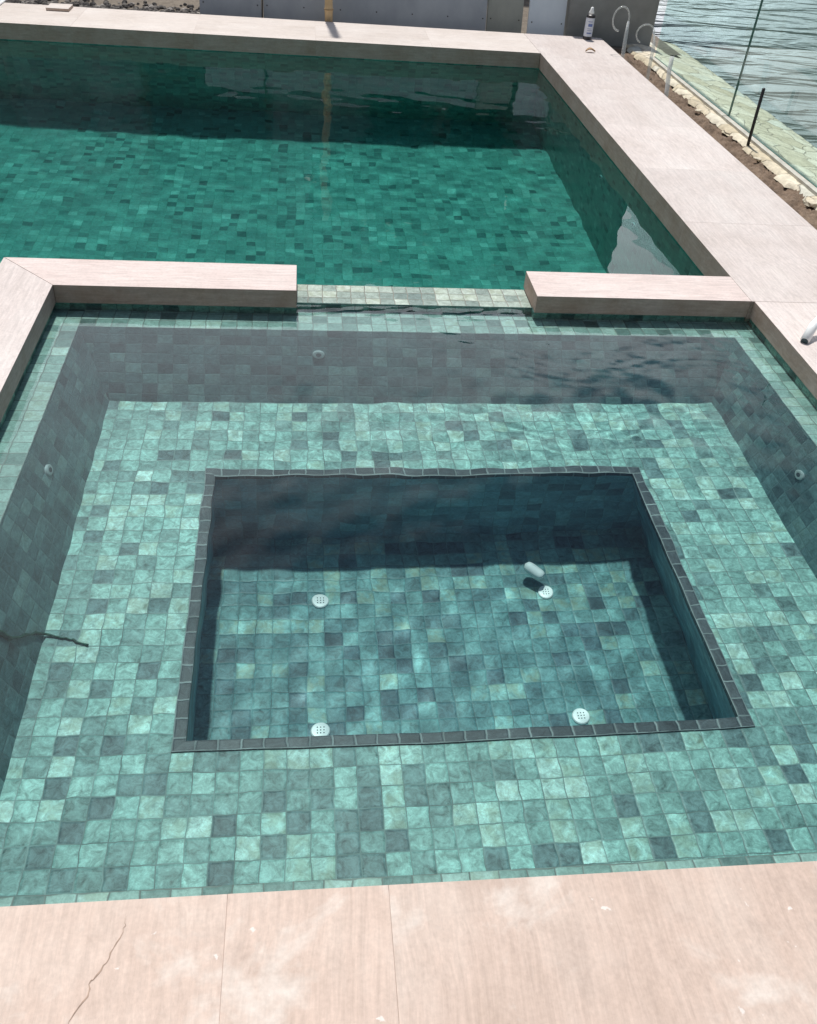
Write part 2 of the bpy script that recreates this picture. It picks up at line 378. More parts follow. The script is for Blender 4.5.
ex0, ex1, ey0, ey1 = XL - .008, XR + .006, YN - .008, YF + .008   # tiled wall under the coping

# ------------------------------------------------------------------ spa basin
spa = empty('spa_basin', (.29, 1.28, ZB), 'square spa lined with mottled sea-green stone tiles, with a deeper dark-edged footwell in its middle', 'spa pool')
b = MB()   # shallow ledge
b.quad((ex0, ly1, ZL), (ex1, ly1, ZL), (ex1, ey1, ZL), (ex0, ey1, ZL), X, Y, (ex0 - lx0, 0))
b.quad((ex0, ey0, ZL), (ex1, ey0, ZL), (ex1, ly0, ZL), (ex0, ly0, ZL), X, Y, (ex0 - lx0, ey0 - ly0))
b.quad((ex0, ly0, ZL), (lx0, ly0, ZL), (lx0, ly1, ZL), (ex0, ly1, ZL), X, Y, (ex0 - lx0, 0))
b.quad((lx1, ly0, ZL), (ex1, ly0, ZL), (ex1, ly1, ZL), (lx1, ly1, ZL), X, Y, (0, 0))
b.quad((G1, ey1, ZL), (G2, ey1, ZL), (G2, YW, ZL), (G1, YW, ZL), X, Y, (G1 - lx0, ey1 - ly1))
receivers.append(b.build('ledge', M['tile_ledge'], spa))
b = MB()   # upright strip between ledge and coping
zt = -TS + .002
def upright(b, p, q, z0, z1, gap=None):
    u = (Vector(q) - Vector(p)).normalized()
    b.quad((*p, z0), (*q, z0), (*q, z1), (*p, z1), (u.x, u.y, 0), Z)
upright(b, (ex0, ey0), (ex0, ey1), ZL, zt); upright(b, (ex1, ey1), (ex1, ey0), ZL, zt); upright(b, (ex1, ey0), (ex0, ey0), ZL, zt)
upright(b, (ex0, ey1), (G1, ey1), ZL, zt); upright(b, (G2, ey1), (ex1, ey1), ZL, zt); upright(b, (G1, YW), (G2, YW), ZL, -.049); upright(b, (G1, ey1), (G1, YW), ZL, zt); upright(b, (G2, YW), (G2, ey1), ZL, zt)
receivers.append(b.build('waterline_wall', M['tile'], spa))
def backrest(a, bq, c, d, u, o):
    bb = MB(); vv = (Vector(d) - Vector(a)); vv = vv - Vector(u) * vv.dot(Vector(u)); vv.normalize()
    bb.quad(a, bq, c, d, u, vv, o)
    return bb.build('backrest_wall', M['tile_wall_shade'], spa)
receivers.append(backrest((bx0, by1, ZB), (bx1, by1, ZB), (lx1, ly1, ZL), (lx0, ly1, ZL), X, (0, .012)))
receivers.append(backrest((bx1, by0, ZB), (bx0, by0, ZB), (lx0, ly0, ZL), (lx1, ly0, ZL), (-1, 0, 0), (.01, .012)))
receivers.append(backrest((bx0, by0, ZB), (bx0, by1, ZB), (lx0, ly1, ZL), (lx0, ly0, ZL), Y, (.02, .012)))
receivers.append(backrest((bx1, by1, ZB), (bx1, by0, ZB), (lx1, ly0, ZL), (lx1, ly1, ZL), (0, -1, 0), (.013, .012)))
b = MB()   # bench
def field(b, x0, x1, y0, y1, z):
    b.quad((x0, y0, z), (x1, y0, z), (x1, y1, z), (x0, y1, z), X, Y, (x0 - fx0 + 100 * T, y0 - fy0 + 100 * T))
field(b, bx0, fx0, by0, by1, ZB); field(b, fx1, bx1, by0, by1, ZB); field(b, fx0, fx1, by0, fy0, ZB); field(b, fx0, fx1, fy1, by1, ZB)
receivers.append(b.build('bench_seat', M['tile'], spa))
b = MB()   # dark border, laid proud of the bench with a rounded nose
zb = ZB + .004
hh = T * .6
b.quad((fx0, fy0, zb), (fx1, fy0, zb), (fx1 - .022, hy0, zb), (fx0 + .021, hy0, zb), X, Y, (0, 0))
b.quad((fx1, fy1, zb), (fx0, fy1, zb), (hx0, hy1, zb), (hx1, hy1, zb), (-1, 0, 0), (0, -1, 0), (.01, 0))
b.quad((fx0, fy1, zb), (fx0, fy0, zb), (hx0, hy0, zb), (hx0, hy1, zb), (0, -1, 0), X, (.02, 0))
b.quad((fx1, fy0, zb), (fx1, fy1, zb), (hx1, hy1, zb), (hx1, hy0, zb), Y, (-1, 0, 0), (.015, 0))
for p, q, u in (((hx0, hy0), (hx1, hy0), X), ((hx1, hy0), (hx1, hy1), Y), ((hx1, hy1), (hx0, hy1), (-1, 0, 0)), ((hx0, hy1), (hx0, hy0), (0, -1, 0))):
    b.quad((*p, zb), (*q, zb), (*q, zb - .014), (*p, zb - .014), u, (0, 0, -1), (.01, .004))
for p, q, u in (((fx0, fy0), (fx1, fy0), X), ((fx1, fy0), (fx1, fy1), Y), ((fx1, fy1), (fx0, fy1), (-1, 0, 0)), ((fx0, fy1), (fx0, fy0), (0, -1, 0))):
    b.quad((*p, ZB - .001), (*q, ZB - .001), (*q, zb), (*p, zb), u, Z, (.01, .004))
receivers.append(b.build('dark_border', M['tile_border'], spa))
b = MB()   # footwell
zt2 = zb - .014
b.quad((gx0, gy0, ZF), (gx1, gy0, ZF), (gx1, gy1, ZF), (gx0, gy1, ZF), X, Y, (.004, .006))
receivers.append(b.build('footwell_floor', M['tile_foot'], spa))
b = MB()
b.quad((gx0, gy1, ZF), (gx1, gy1, ZF), (hx1, hy1, zt2), (hx0, hy1, zt2), X, Z, (.004, 0))
b.quad((gx1, gy0, ZF), (gx0, gy0, ZF), (hx0, hy0, zt2), (hx1, hy0, zt2), (-1, 0, 0), Z, (.014, 0))
b.quad((gx0, gy0, ZF), (gx0, gy1, ZF), (hx0, hy1, zt2), (hx0, hy0, zt2), Y, Z, (.006, 0))
b.quad((gx1, gy1, ZF), (gx1, gy0, ZF), (hx1, hy0, zt2), (hx1, hy1, zt2), (0, -1, 0), Z, (.02, 0))
receivers.append(b.build('footwell_wall', M['tile_foot_wall'], spa))

# drain covers: four white discs with a three by three grid of holes
def drain(x, y, rr=.0188):
    b = MB(); n = 28; z = ZF
    prof = [(rr, 0), (rr, .003), (rr * .9, .0052), (rr * .55, .0058), (0, .0058)]
    rings = []
    for r_, h_ in prof[:-1]:
        rings.append(len(b.V)); b.V += [(x + r_ * math.cos(2 * math.pi * k / n), y + r_ * math.sin(2 * math.pi * k / n), z + h_) for k in range(n)]
    for a, c in zip(rings, rings[1:]):
        for k in range(n): b.F.append((a + k, a + (k + 1) % n, c + (k + 1) % n, c + k)); b.UV.append([(0, 0)] * 4)
    b.F.append(tuple(rings[-1] + k for k in range(n))); b.UV.append([(0, 0)] * n)
    o = b.build('drain_cover', M['white_plastic'], spa, smooth=False); receivers.append(o)
    h = MB()
    for i in (-1, 0, 1):
        for j in (-1, 0, 1):
            cx, cy, q = x + i * rr * .34, y + j * rr * .34, rr * .075
            h.prism([(cx + q * math.cos(t * math.pi / 4), cy + q * math.sin(t * math.pi / 4)) for t in range(8)], z + .0055, z + .0062)
    ho = h.build('drain_hole', M['dark_hole'], None); receivers.append(ho)
    ho.parent = o; ho.location = -Vector(spa.location)
for x, y in ((.028, 1.383), (.554, 1.392), (.0255, 1.052), (.556, 1.058)): drain(x, y)
# jets in the backrests and in the pool wall
def jet(parent, loc, nrm, r=.015, name='jet_nozzle'):
    nrm = Vector(nrm).normalized(); loc = Vector(loc)
    b = MB(); b.tube([loc - nrm * .002, loc + nrm * .004, loc + nrm * .0055], [r, r, r * .8], 20)
    o = b.build(name, M['jet'], parent); receivers.append(o)
    h = MB(); h.tube([loc + nrm * .005, loc + nrm * .0062], r * .45, 12)
    ho = h.build('jet_opening', M['dark_hole'], None); ho.parent = o; ho.location = -Vector(parent.location)
    receivers.append(ho)
jet(spa, (-.5214, 1.471, -.18), (.96, 0, .28)); jet(spa, (1.1015, 1.459, -.20), (-.96, 0, .28)); jet(spa, (.032, 1.935, -.175), (0, -.9, .4))
jet(spa, (-.5214, 1.05, -.18), (.96, 0, .28)); jet(spa, (1.1015, 1.02, -.20), (-.96, 0, .28))

# ------------------------------------------------------------------ swimming pool basin
pool = empty('swimming_pool', (-1.1, 3.4, ZP), 'long green tiled swimming pool behind the low divider, with dark far wall', 'swimming pool')
px0, px1, py0, py1 = XW - .004, XP + .006, YN - .008, YP + .006
sx = XK + .01                                       # spa's outer shell
b = MB(); b.quad((px0, py0, ZP), (px1, py0, ZP), (px1, py1, ZP), (px0, py1, ZP), X, Y)
receivers.append(b.build('pool_floor', M['tile_pool'], pool))
b = MB(); zt = -TP + .002
upright(b, (px0, py1), (px1, py1), ZP, zt); receivers.append(b.build('pool_wall', M['tile_pool_wall'], pool))
b = MB(); upright(b, (px1, py1), (px1, YD - .01), ZP, zt); receivers.append(b.build('pool_wall', M['tile_pool'], pool))
b = MB(); upright(b, (px0, py0), (px0, py1), ZP, zt); receivers.append(b.build('pool_wall', M['tile_pool'], pool))
b = MB(); upright(b, (sx, py0), (px0, py0), ZP, zt); receivers.append(b.build('pool_wall', M['tile_pool'], pool))
b = MB(); upright(b, (px1, YD - .008), (sx, YD - .008), ZP, -.052); upright(b, (sx, YD - .008), (sx, py0), ZP, -.049)
receivers.append(b.build('pool_wall', M['tile_pool'], pool))
jet(pool, (1.1955, 3.487, -.37), (-1, 0, 0), .019); jet(pool, (1.1955, 3.02, -.37), (-1, 0, 0), .019)

# the weir between the two waters
weir = empty('overflow_weir', (.29, 2.13, ZL), 'pale tiled overflow sill in the gap of the low divider between spa and pool', 'weir')
b = MB(); b.quad((G1 + .001, YW, -.049), (G2 - .001, YW, -.049), (G2 - .001, YD - .01, -.050), (G1 + .001, YD - .01, -.050), X, Y, (.01, .006)); b.quad((G1 + .001, YD - .01, -.050), (G2 - .001, YD - .01, -.050), (G2 - .001, YD - .0065, -.056), (G1 + .001, YD - .0065, -.056), X, Y, (.01, .12))
receivers.append(b.build('sill', M['tile_weir'], weir))

# ------------------------------------------------------------------ coping stones
def coping(name, label, cat_, run, polys, t, mat, zoff=0.0, group='pink stone copings round the pools'):
    c = [p for q in polys for p in q]
    cx = sum(p[0] for p in c) / len(c); cy = sum(p[1] for p in c) / len(c)
    e = empty(name, (cx, cy, -t), label, cat_, group)
    for poly in polys:
        b = MB(); b.prism(poly, -t, zoff + random.uniform(-.0002, .0002))
        o = b.build('slab', mat, e, bevel=.0005)
        # give every slab its own origin so its veins differ
        receivers.append(o)
    xs = [p[0] for p in c]; ys = [p[1] for p in c]
    if len(polys) > 1:
        b = MB(); b.box(min(xs) + .006, max(xs) - .006, min(ys) + .012, (max(ys) if len(polys) > 2 else 1.16) - .006, -t + .002, -.0004)
        b.build('joint_mortar', M['joint'], e)
    return e
def rows_x(x0, x1, y0, y1, cuts):
    xs = [x0] + [c for c in cuts if x0 < c < x1] + [x1]; g = .00006
    return [[(a + g, y0), (b_ - g, y0), (b_ - g, y1), (a + g, y1)] for a, b_ in zip(xs, xs[1:])]
def rows_y(x0, x1, y0, y1, cuts):
    ys = [y0] + [c for c in cuts if y0 < c < y1] + [y1]; g = .0001
    return [[(x0, a + g), (x1, a + g), (x1, b_ - g), (x0, b_ - g)] for a, b_ in zip(ys, ys[1:])]
random.seed(4)
near_cuts = [-3.1, -2.4, -1.75, -1.2, -.56, -.093, .094, .78]
near = coping('stone_coping', 'wide pink stone coping with white specks along the bottom of the photo', 'coping', 'x', rows_x(XW - .4, XR, -.9, YN, near_cuts), TS, M['stone_near'])
coping('stone_coping', 'long wide pale coping running down the right side past both pools', 'coping', 'y',
       rows_y(XP, XO, YF, YQ, [2.6, 3.1, 3.62, 4.15, 4.7]), TP, M['stone_y'])
coping('stone_coping', 'wide pink coping to the right of the spa where the white pipe stands', 'coping', 'y',
       rows_y(XR, XO, -.9, YF - .001, [-.4, .1, .55, 1.05, 1.55]), TS, M['stone_y'])
coping('stone_coping', 'pale coping along the far end of the pool in front of the grey boards', 'coping', 'x',
       rows_x(XW - .4, XP - .001, YP, YQ, [-2.9, -2.3, -1.7, -1.1, -.53, .06, .64]), TP, M['stone_far'])
coping('stone_coping', 'pale coping along the left end of the pool', 'coping', 'y',
       rows_y(XW - .4, XW, YN + .001, YP - .001, [1, 1.6, 2.2, 2.8, 3.4, 4.0]), TP, M['stone_y'])
coping('stone_coping', 'narrow pink coping up the left side of the spa, mitred at its far corner', 'coping', 'y',
       [[(XK, YN + .001), (XL, YN + .001), (XL, 1.12), (XK, 1.12)], [(XK, 1.1214), (XL, 1.1214), (XL, YF), (XK, YD)]], TS, M['stone_y'])
coping('stone_coping', 'low pink divider stone left of the overflow gap', 'coping', 'x',
       [[(XL + .001, YF), (G1, YF), (G1, YD), (XK + .0013, YD)]], TS, M['stone_x'])
coping('stone_coping', 'low pink divider stone right of the overflow gap', 'coping', 'x',
       [[(G2, YF), (XP - .001, YF), (XP - .001, YD), (G2, YD)]], TS, M['stone_x'])
# masonry under the copings
b = MB()
b.box(XR + .012, XO - .01, -.85, YF - .02, -1.2, -TS - .001); b.box(XP + .012, XO - .01, YF - .02, YQ - .01, -1.2, -TP - .002)
b.box(XW - .38, XP + .012, YP + .012, YQ - .012, -1.2, -TP - .002); b.box(XW - .38, XR + .012, -.85, YN - .014, -1.2, -TS - .003)
b.box(XW - .39, XW - .010, YN - .01, YP + .01, -1.2, -TP - .004)
b.box(XK + .015, XL - .013, YN - .012, YF + .01, -.99, -TS - .003)
b.box(G2 + .0012, XP, YF + .010, YD - .010, -.99, -TS - .001); b.box(XK + .015, G1 - .0012, YF + .010, YD - .010, -.99, -TS - .001); b.box(G1 - .0011, G2 + .0011, YW + .004, YD - .012, -.99, -.052)
sh = b.build('foundation', M['shell'], None); tag(sh, kind='structure')

# crack in the near coping: a thin dark dirt-filled line pressed into the stone
def crack(pts, w, seed):
    rg = random.Random(seed); P = []
    for a, c in zip(pts, pts[1:]):
        for k in range(5):
            t = k / 5; P.append(Vector((a[0] + (c[0] - a[0]) * t + rg.gauss(0, .0011), a[1] + (c[1] - a[1]) * t + rg.gauss(0, .0011), 0)))
    b = MB(); z = .0005; n_ = len(P)
    W_ = [w * math.sin(math.pi * (k + .3) / n_) * rg.uniform(.4, 1.2) for k in range(n_)]
    for k in range(n_ - 1):
        t = (P[k + 1] - P[k]).normalized(); n = Vector((-t.y, t.x, 0))
        a, c, d, e = P[k] - n * W_[k], P[k] + n * W_[k], P[k + 1] + n * W_[k + 1], P[k + 1] - n * W_[k + 1]
        b.quad((a.x, a.y, z), (e.x, e.y, z), (d.x, d.y, z), (c.x, c.y, z))
    b.build('crack', M['crack'], near)
M['crack'] = simple('crack_dirt', (.36, .26, .20), .9, .2, 60)
crack([(-.203, .482), (-.206, .465), (-.215, .438), (-.228, .418), (-.232, .400), (-.246, .372), (-.252, .35)], .0008, 3)

# ------------------------------------------------------------------ water surfaces
def waves(seed, n, lmin, lmax, slope, dirs=None):
    rg = random.Random(seed); W = []
    for _ in range(n):
        L_ = math.exp(rg.uniform(math.log(lmin), math.log(lmax))); a = rg.uniform(0, 2 * math.pi) if dirs is None else rg.gauss(*dirs)
        k = 2 * math.pi / L_; W.append((k * math.cos(a), k * math.sin(a), rg.uniform(0, 6.28), slope * rg.uniform(.6, 1.3) / k / math.sqrt(n) * 1.41))
    return W
def hsum(W, x, y): return sum(a * math.sin(kx * x + ky * y + p) for kx, ky, p, a in W)
w_base = waves(1, 12, .12, .5, .0075); w_mid = waves(2, 12, .05, .12, .018)
w_rip = waves(3, 22, .022, .05, .036, (1.25, .6)); w_flow = waves(4, 8, .022, .045, .12, (1.57, .25))
def gauss(x, y, cx, cy, sx_, sy_): return math.exp(-((x - cx) / sx_) ** 2 - ((y - cy) / sy_) ** 2)
def spa_h(x, y):
    q = x + .06 * math.sin(7 * y); r = y + .05 * math.sin(9 * x + 2)
    patch = min(1, gauss(q, r, .62, 1.84, .38, .11) + .6 * gauss(q, r, 1.05, 1.72, .12, .3) + .35 * gauss(q, r, 1.12, 1.3, .1, .3))
    mid = .45 + .7 * gauss(q, r, .8, 1.6, .5, .4) + .6 * gauss(q, r, .1, 1.35, .3, .3)
    patch *= .5 + .8 * max(0, noise.noise(Vector((x * 7, y * 9, 1))) + .35)
    h = hsum(w_base, x, y) + mid * hsum(w_mid, x, y) + patch * hsum(w_rip, q, r)
    fl = max(0, min(1, (y - 2.0) / .06)) * (1 if G1 - .03 < x < G2 + .03 else .06)
    return h + fl * .45 * hsum(w_flow, x, y)
def grid(x0, x1, y0, y1, st, fz, keep=lambda x, y: True):
    nx = max(1, round((x1 - x0) / st)); ny = max(1, round((y1 - y0) / st)); V = []; F = []; idx = {}
    for j in range(ny + 1):
        for i in range(nx + 1):
            x = x0 + (x1 - x0) * i / nx; y = y0 + (y1 - y0) * j / ny; V.append((x, y, fz(x, y)))
    for j in range(ny):
        for i in range(nx):
            xc = x0 + (x1 - x0) * (i + .5) / nx; yc = y0 + (y1 - y0) * (j + .5) / ny
            if keep(xc, yc):
                a = j * (nx + 1) + i; F.append((a, a + 1, a + nx + 2, a + nx + 1))
    used = sorted({v for f in F for v in f}); rm = {v: k for k, v in enumerate(used)}
    return [V[v] for v in used], [tuple(rm[v] for v in f) for f in F]
def spa_z(x, y):
    z = -WS + spa_h(x, y)
    return z
V, F = grid(ex0, ex1, ey0, YW + .003, .0072, spa_z, lambda x, y: y < ey1 + .002 or G1 - .004 < x < G2 + .004)
spa_water = obj('spa_water', V, F, M['spa_water'], smooth=True); tag(spa_water, kind='structure')
p_base = waves(5, 14, .15, .6, .008); p_mid = waves(6, 14, .07, .18, .014)
def pool_z(x, y): return -WP + hsum(p_base, x, y) + (.45 + .9 * gauss(x, y, .2, 4.2, 2.2, .6)) * hsum(p_mid, x, y)
V, F = grid(px0, px1, py0, py1, .022, pool_z, lambda x, y: not (x > sx and y < YD - .001))
pool_water = obj('pool_water', V, F, M['pool_water'], smooth=True); tag(pool_water, kind='structure')
for o in (spa_water, pool_water): o.cycles.is_caustics_caster = True
V = [(2.2, -150, -.42), (400, -150, -.42), (400, 300, -.42), (2.2, 300, -.42)]
tag(obj('river', V, [(0, 1, 2, 3)], M['river']), kind='structure')

# ------------------------------------------------------------------ ground, soil, stone ledge
b = MB(); zg = -.06
def gq(x0, x1, y0, y1): b.quad((x0, y0, zg), (x1, y0, zg), (x1, y1, zg), (x0, y1, zg))
gq(-300, 2.1, YQ - .02, 300); gq(-300, XW - .39, -.88, YQ - .02); gq(-300, 2.1, -150, -.88)
tag(b.build('ground', M['ground']), kind='structure')
def soil_z(x, y):
    return -.060 + .012 * noise.noise(Vector((x * 90, y * 90, 7))) + .018 * noise.fractal(Vector((x * 14, y * 14, 0)), 1, 2, 4) + .012 * max(0, noise.noise(Vector((x * 45, y * 45, 3)))) - .01 * abs(x - 1.7)
V, F = grid(XO - .03, 1.86, -.9, 5.24, .008, soil_z)
tag(obj('soil', V, F, M['soil'], smooth=True), kind='structure')
led = empty('stone_ledge', (2.0, 2.2, -.2), 'cream crazy-paved stone ledge between the soil strip and the river', 'stone ledge')
def lx(y): return 1.80 + .020 * noise.fractal(Vector((y * 4, 0, 0)), .8, 2, 5) + .014 * (noise.cell(Vector((y * 9, 2, 0))) - .5)
V = []; F = []; nx = 34; ys = [-.9 + k * .014 for k in range(int(6.6 / .014))]
for y in ys:
    for i in range(nx + 1):
        x0 = lx(y); x1 = 2.232 + .01 * noise.noise(Vector((y * 6, 9, 0))); x = x0 + (x1 - x0) * i / nx
        z = -.040 - .06 * max(0, (x - 1.9) / .33) + .003 * noise.fractal(Vector((x * 12, y * 12, 5)), 1, 2, 4)
        if i == 0: z = -.056
        V.append((x, y, z))
    V.append((2.238, y, -.6))
for j in range(len(ys) - 1):
    for i in range(nx + 1):
        a = j * (nx + 2) + i; F.append((a, a + 1, a + nx + 3, a + nx + 2))
obj('paving', V, F, M['paving'], led, smooth=True)
# loose broken stones on the edge of the soil
rg = random.Random(8)
def rock(x, y, z, r, name, mat, parent=None, flat=.6, seed=0):
    import bmesh
    bm = bmesh.new(); bmesh.ops.create_icosphere(bm, subdivisions=2, radius=1)
    V = []
    for v in bm.verts:
        c = v.co; k = 1 + .35 * noise.noise(c * 1.3 + Vector((seed * 7.1, 0, 0)))
        V.append((x + c.x * r * k * 1.2, y + c.y * r * k, z + c.z * r * k * flat))
    F = [tuple(v.index for v in f.verts) for f in bm.faces]; bm.free()
    return V, F
for k, (x, y, r_) in enumerate(((1.800, 2.93, .026), (1.775, 4.05, .013), (1.785, 3.40, .013))):
    V, F = rock(x, y, -.045, r_, 'rock', None, seed=k + 1, flat=.45)
    tag(obj('broken_stone', V, F, M['paving'], origin=(x, y, -.05)),
        ('flat cream broken stone at the right edge of the frame on the soil', 'small cream stone in the soil beside the clear upright tube', 'small cream stone on the soil just before the black stake')[k], 'stone', 'broken stones in the soil strip')

# ------------------------------------------------------------------ glass fence on the ledge
def fence_panel(y0, y1, label):
    x = 1.868
    f = empty('glass_fence_panel', (x, (y0 + y1) / 2, -.04), label, 'glass fence', 'frameless glass fence panels')
    b = MB(); b.box(x - .0045, x + .0045, y0, y1, -.034, .72); b.build('glass_pane', M['fence_glass'], f)
    b = MB(); b.box(x - .0047, x + .0047, y0 - .0022, y0 - .0002, -.034, .72); b.build('glass_edge', M['glass_edge'], f)
    b = MB(); b.box(x - .0075, x - .0052, y0, y1, -.036, -.026); b.build('sealant_line', M['glass_edge'], f)
    b = MB(); b.box(x - .032, x - .0080, y0, y1, -.050, -.029); b.build('mortar_bed', M['fence_mortar'], f)
    return f
M['fence_mortar'] = simple('pale_mortar', (.52, .50, .44), .8, .12, 20)
fence_panel(3.93, 4.98, 'clear glass fence panel furthest from the camera, next to the grey wall')
fence_panel(2.87, 3.922, 'clear glass fence panel nearest the right edge, behind the black stake')
fence_panel(1.81, 2.862, 'clear glass fence panel just beyond the right edge of the frame')

# ------------------------------------------------------------------ boards and wall behind the pool
def board(name, label, cat_, x0, x1, y, z1, mat, th=.02, lean=.0, z0=-.06, group='site boards behind the pool'):
    y += .055; lean = .075
    e = empty(name, ((x0 + x1) / 2, y, z0), label, cat_, group)
    b = MB(); i = 0
    b.V += [(x0, y, z0), (x1, y, z0), (x1, y + th, z0), (x0, y + th, z0), (x0, y + lean, z1), (x1, y + lean, z1), (x1, y + th + lean, z1), (x0, y + th + lean, z1)]
    for f in ((0, 3, 2, 1), (4, 5, 6, 7), (0, 1, 5, 4), (1, 2, 6, 5), (2, 3, 7, 6), (3, 0, 4, 7)): b.F.append(f); b.UV.append([(0, 0)] * 4)
    b.build('sheet', mat, e, bevel=.003)
    n_ = max(2, int((x1 - x0) / .2) + 1)
    for k in range(n_):
        xx = x0 + .02 + (x1 - x0 - .04) * k / (n_ - 1)
        for zz in (z0 + .095, z1 - .03):
            yy = y + lean * (zz - z0) / (z1 - z0); q = MB(); q.tube([(xx, yy + .002, zz), (xx, yy - .0022, zz)], .0034, 8); q.build('screw', M['black_metal'], e)
    return e
board('site_board', 'blue-grey board between the gravel and the black gap', 'board', -.545, -.222, 5.262, .27, M['panel_blue'])
board('site_board', 'blue-grey board with chalky white patch on its right end, behind the bamboo', 'board', -.212, 1.0, 5.275, .27, M['panel_blue'])
board('site_board', 'olive-grey board between the chalky board and the pale blue strip', 'board', 1.006, 1.205, 5.29, .30, M['panel_dark'])
board('site_board', 'narrow pale blue board against the grey wall', 'board', 1.232, 1.440, 5.262, .34, M['panel_light'])
gw = empty('grey_wall', (1.69, 5.3, -.06), 'grey rendered wall end between the pale blue board and the glass fence', 'wall')
b = MB(); b.box(1.452, 1.945, 5.315, 5.42, -.06, .34); b.build('wall_face', M['wallgrey'], gw, bevel=.004); b = MB(); b.box(1.445, 1.952, 5.308, 5.427, .3405, .362); b.build('wall_cap', M['concrete'], gw, bevel=.004)
bs = MB(); bs.tube([(-.217, 5.285, -.05), (-.214, 5.30, .08), (-.206, 5.36, .24)], .0042, 8)
tag(bs.build('black_cable', M['black_metal'], origin=(-.218, 5.258, -.05)), 'thin black cable hanging down the gap between two blue-grey boards', 'cable')
# bamboo pole
bm_ = empty('bamboo_pole', (.135, 5.242, -.06), 'thick yellow bamboo pole standing behind the far coping', 'bamboo pole')
b = MB(); p0 = Vector((.135, 5.242, -.06)); dv = Vector((-.012, .0, 1.0))
pts = []; rr_ = []; zz = 0
while zz < .95:
    for dz, r_ in ((0, .0225), (.004, .0245), (.009, .0215), (.05, .0205), (.095, .0215)): pts.append(p0 + dv * (zz + dz)); rr_.append(r_)
    zz += .11
b.tube(pts, rr_, 16); b.build('culm', M['bamboo'], bm_, smooth=True)
for k in range(9):
    b = MB(); b.tube([p0 + dv * (k * .11 + .002), p0 + dv * (k * .11 + .0065)], .0250, 16); b.build('node_ring', M['bamboo_node'], bm_)
# post at the top left corner and a small square plate
ps = empty('pillar', (-1.66, 5.16, 0), 'white painted pillar foot at the top left corner of the frame', 'pillar')
b = MB(); b.box(-1.86, -1.535, 5.10, 5.3, .008, .8); b.build('shaft', M['concrete'], ps, bevel=.004)
b = MB(); b.box(-1.88, -1.505, 5.06, 5.32, .0012, .0078); b.build('base_plate', M['white_plastic'], ps, bevel=.002)
b = MB(); b.prism([(-1.275, 5.085), (-1.165, 5.085), (-1.165, 5.2), (-1.275, 5.2)], .001, .014)
tag(b.build('stone_sample', M['stone_far'], bevel=.002, origin=(-1.22, 5.14, 0)), 'small square stone tile lying on the far coping near the pillar', 'stone tile')

# gravel behind the far coping
rg = random.Random(5); V = []; F = []
for k in range(6500):
    x = rg.uniform(-2.6, -.50); y = 5.225 + abs(rg.gauss(0, .16)); r_ = rg.uniform(.006, .017)
    v, f = [], []
    a0 = rg.uniform(0, 6.28); q = 6; i0 = len(V)
    for ring, (rf, hz) in enumerate(((1, -.1), (.95, .45), (.5, .95))):
        for j in range(q):
            aa = a0 + 2 * math.pi * j / q; rq = r_ * rf * rg.uniform(.75, 1.2)
            V.append((x + math.cos(aa) * rq, y + math.sin(aa) * rq, zg + .004 + hz * r_ * .8))
    for ring in range(2):
        for j in range(q): F.append((i0 + ring * q + j, i0 + ring * q + (j + 1) % q, i0 + (ring + 1) * q + (j + 1) % q, i0 + (ring + 1) * q + j))
    F.append(tuple(i0 + 2 * q + j for j in range(q)))
def gravel_mat():
    m, nt, N, L = new_mat('mixed_gravel'); g = nd(nt, 'ShaderNodeNewGeometry')
    principled(nt, ramp(nt, g.outputs['Random Per Island'], [(0, (.02, .018, .018)), (.5, (.065, .058, .055)), (.85, (.15, .135, .12)), (1, (.38, .35, .32))]), .85); return m
tag(obj('gravel', V, F, gravel_mat(), smooth=False), 'dark mixed gravel behind the far coping at top left', 'gravel', kind='stuff')

# ------------------------------------------------------------------ small things on the right coping and in the soil
# spray can
sc = empty('spray_can', (1.530, 5.165, 0), 'slim spray can with white label and pointed cap standing on the far right coping corner', 'spray can')
cx, cy, r0 = 1.530, 5.165, .0235
def lathe(prof, n=24):
    b = MB(); b.tube([(cx, cy, z) for r_, z in prof], [max(r_, 1e-4) for r_, z in prof], n); return b
lathe([(r0 * .95, .0008), (r0, .002), (r0, .016)]).build('base_band', M['can_black'], sc)
lathe([(r0 * .985, .0162), (r0 * .985, .1045)]).build('label', M['can_label'], sc)
b = MB()
for k, (z0, z1, a0, a1) in enumerate(((.03, .036, -2.2, -1.0), (.045, .047, -2.2, -1.1), (.053, .055, -2.2, -1.3), (.064, .078, -2.1, -1.1), (.086, .089, -2.2, -1.2))):
    n = 8
    for j in range(n):
        q0 = a0 + (a1 - a0) * j / n; q1 = a0 + (a1 - a0) * (j + 1) / n; rr2 = r0 * 1.0
        b.quad((cx + rr2 * math.cos(q0), cy + rr2 * math.sin(q0), z0), (cx + rr2 * math.cos(q1), cy + rr2 * math.sin(q1), z0), (cx + rr2 * math.cos(q1), cy + rr2 * math.sin(q1), z1), (cx + rr2 * math.cos(q0), cy + rr2 * math.sin(q0), z1))
b.build('print', M['can_blue'], sc)
lathe([(r0, .1047), (r0, .117), (r0 * .8, .120)]).build('shoulder_band', M['can_black'], sc)
lathe([(r0 * .62, .1195), (r0 * .6, .130), (r0 * .38, .142), (r0 * .3, .152), (r0 * .12, .154)]).build('cap', M['white_plastic'], sc, smooth=True)
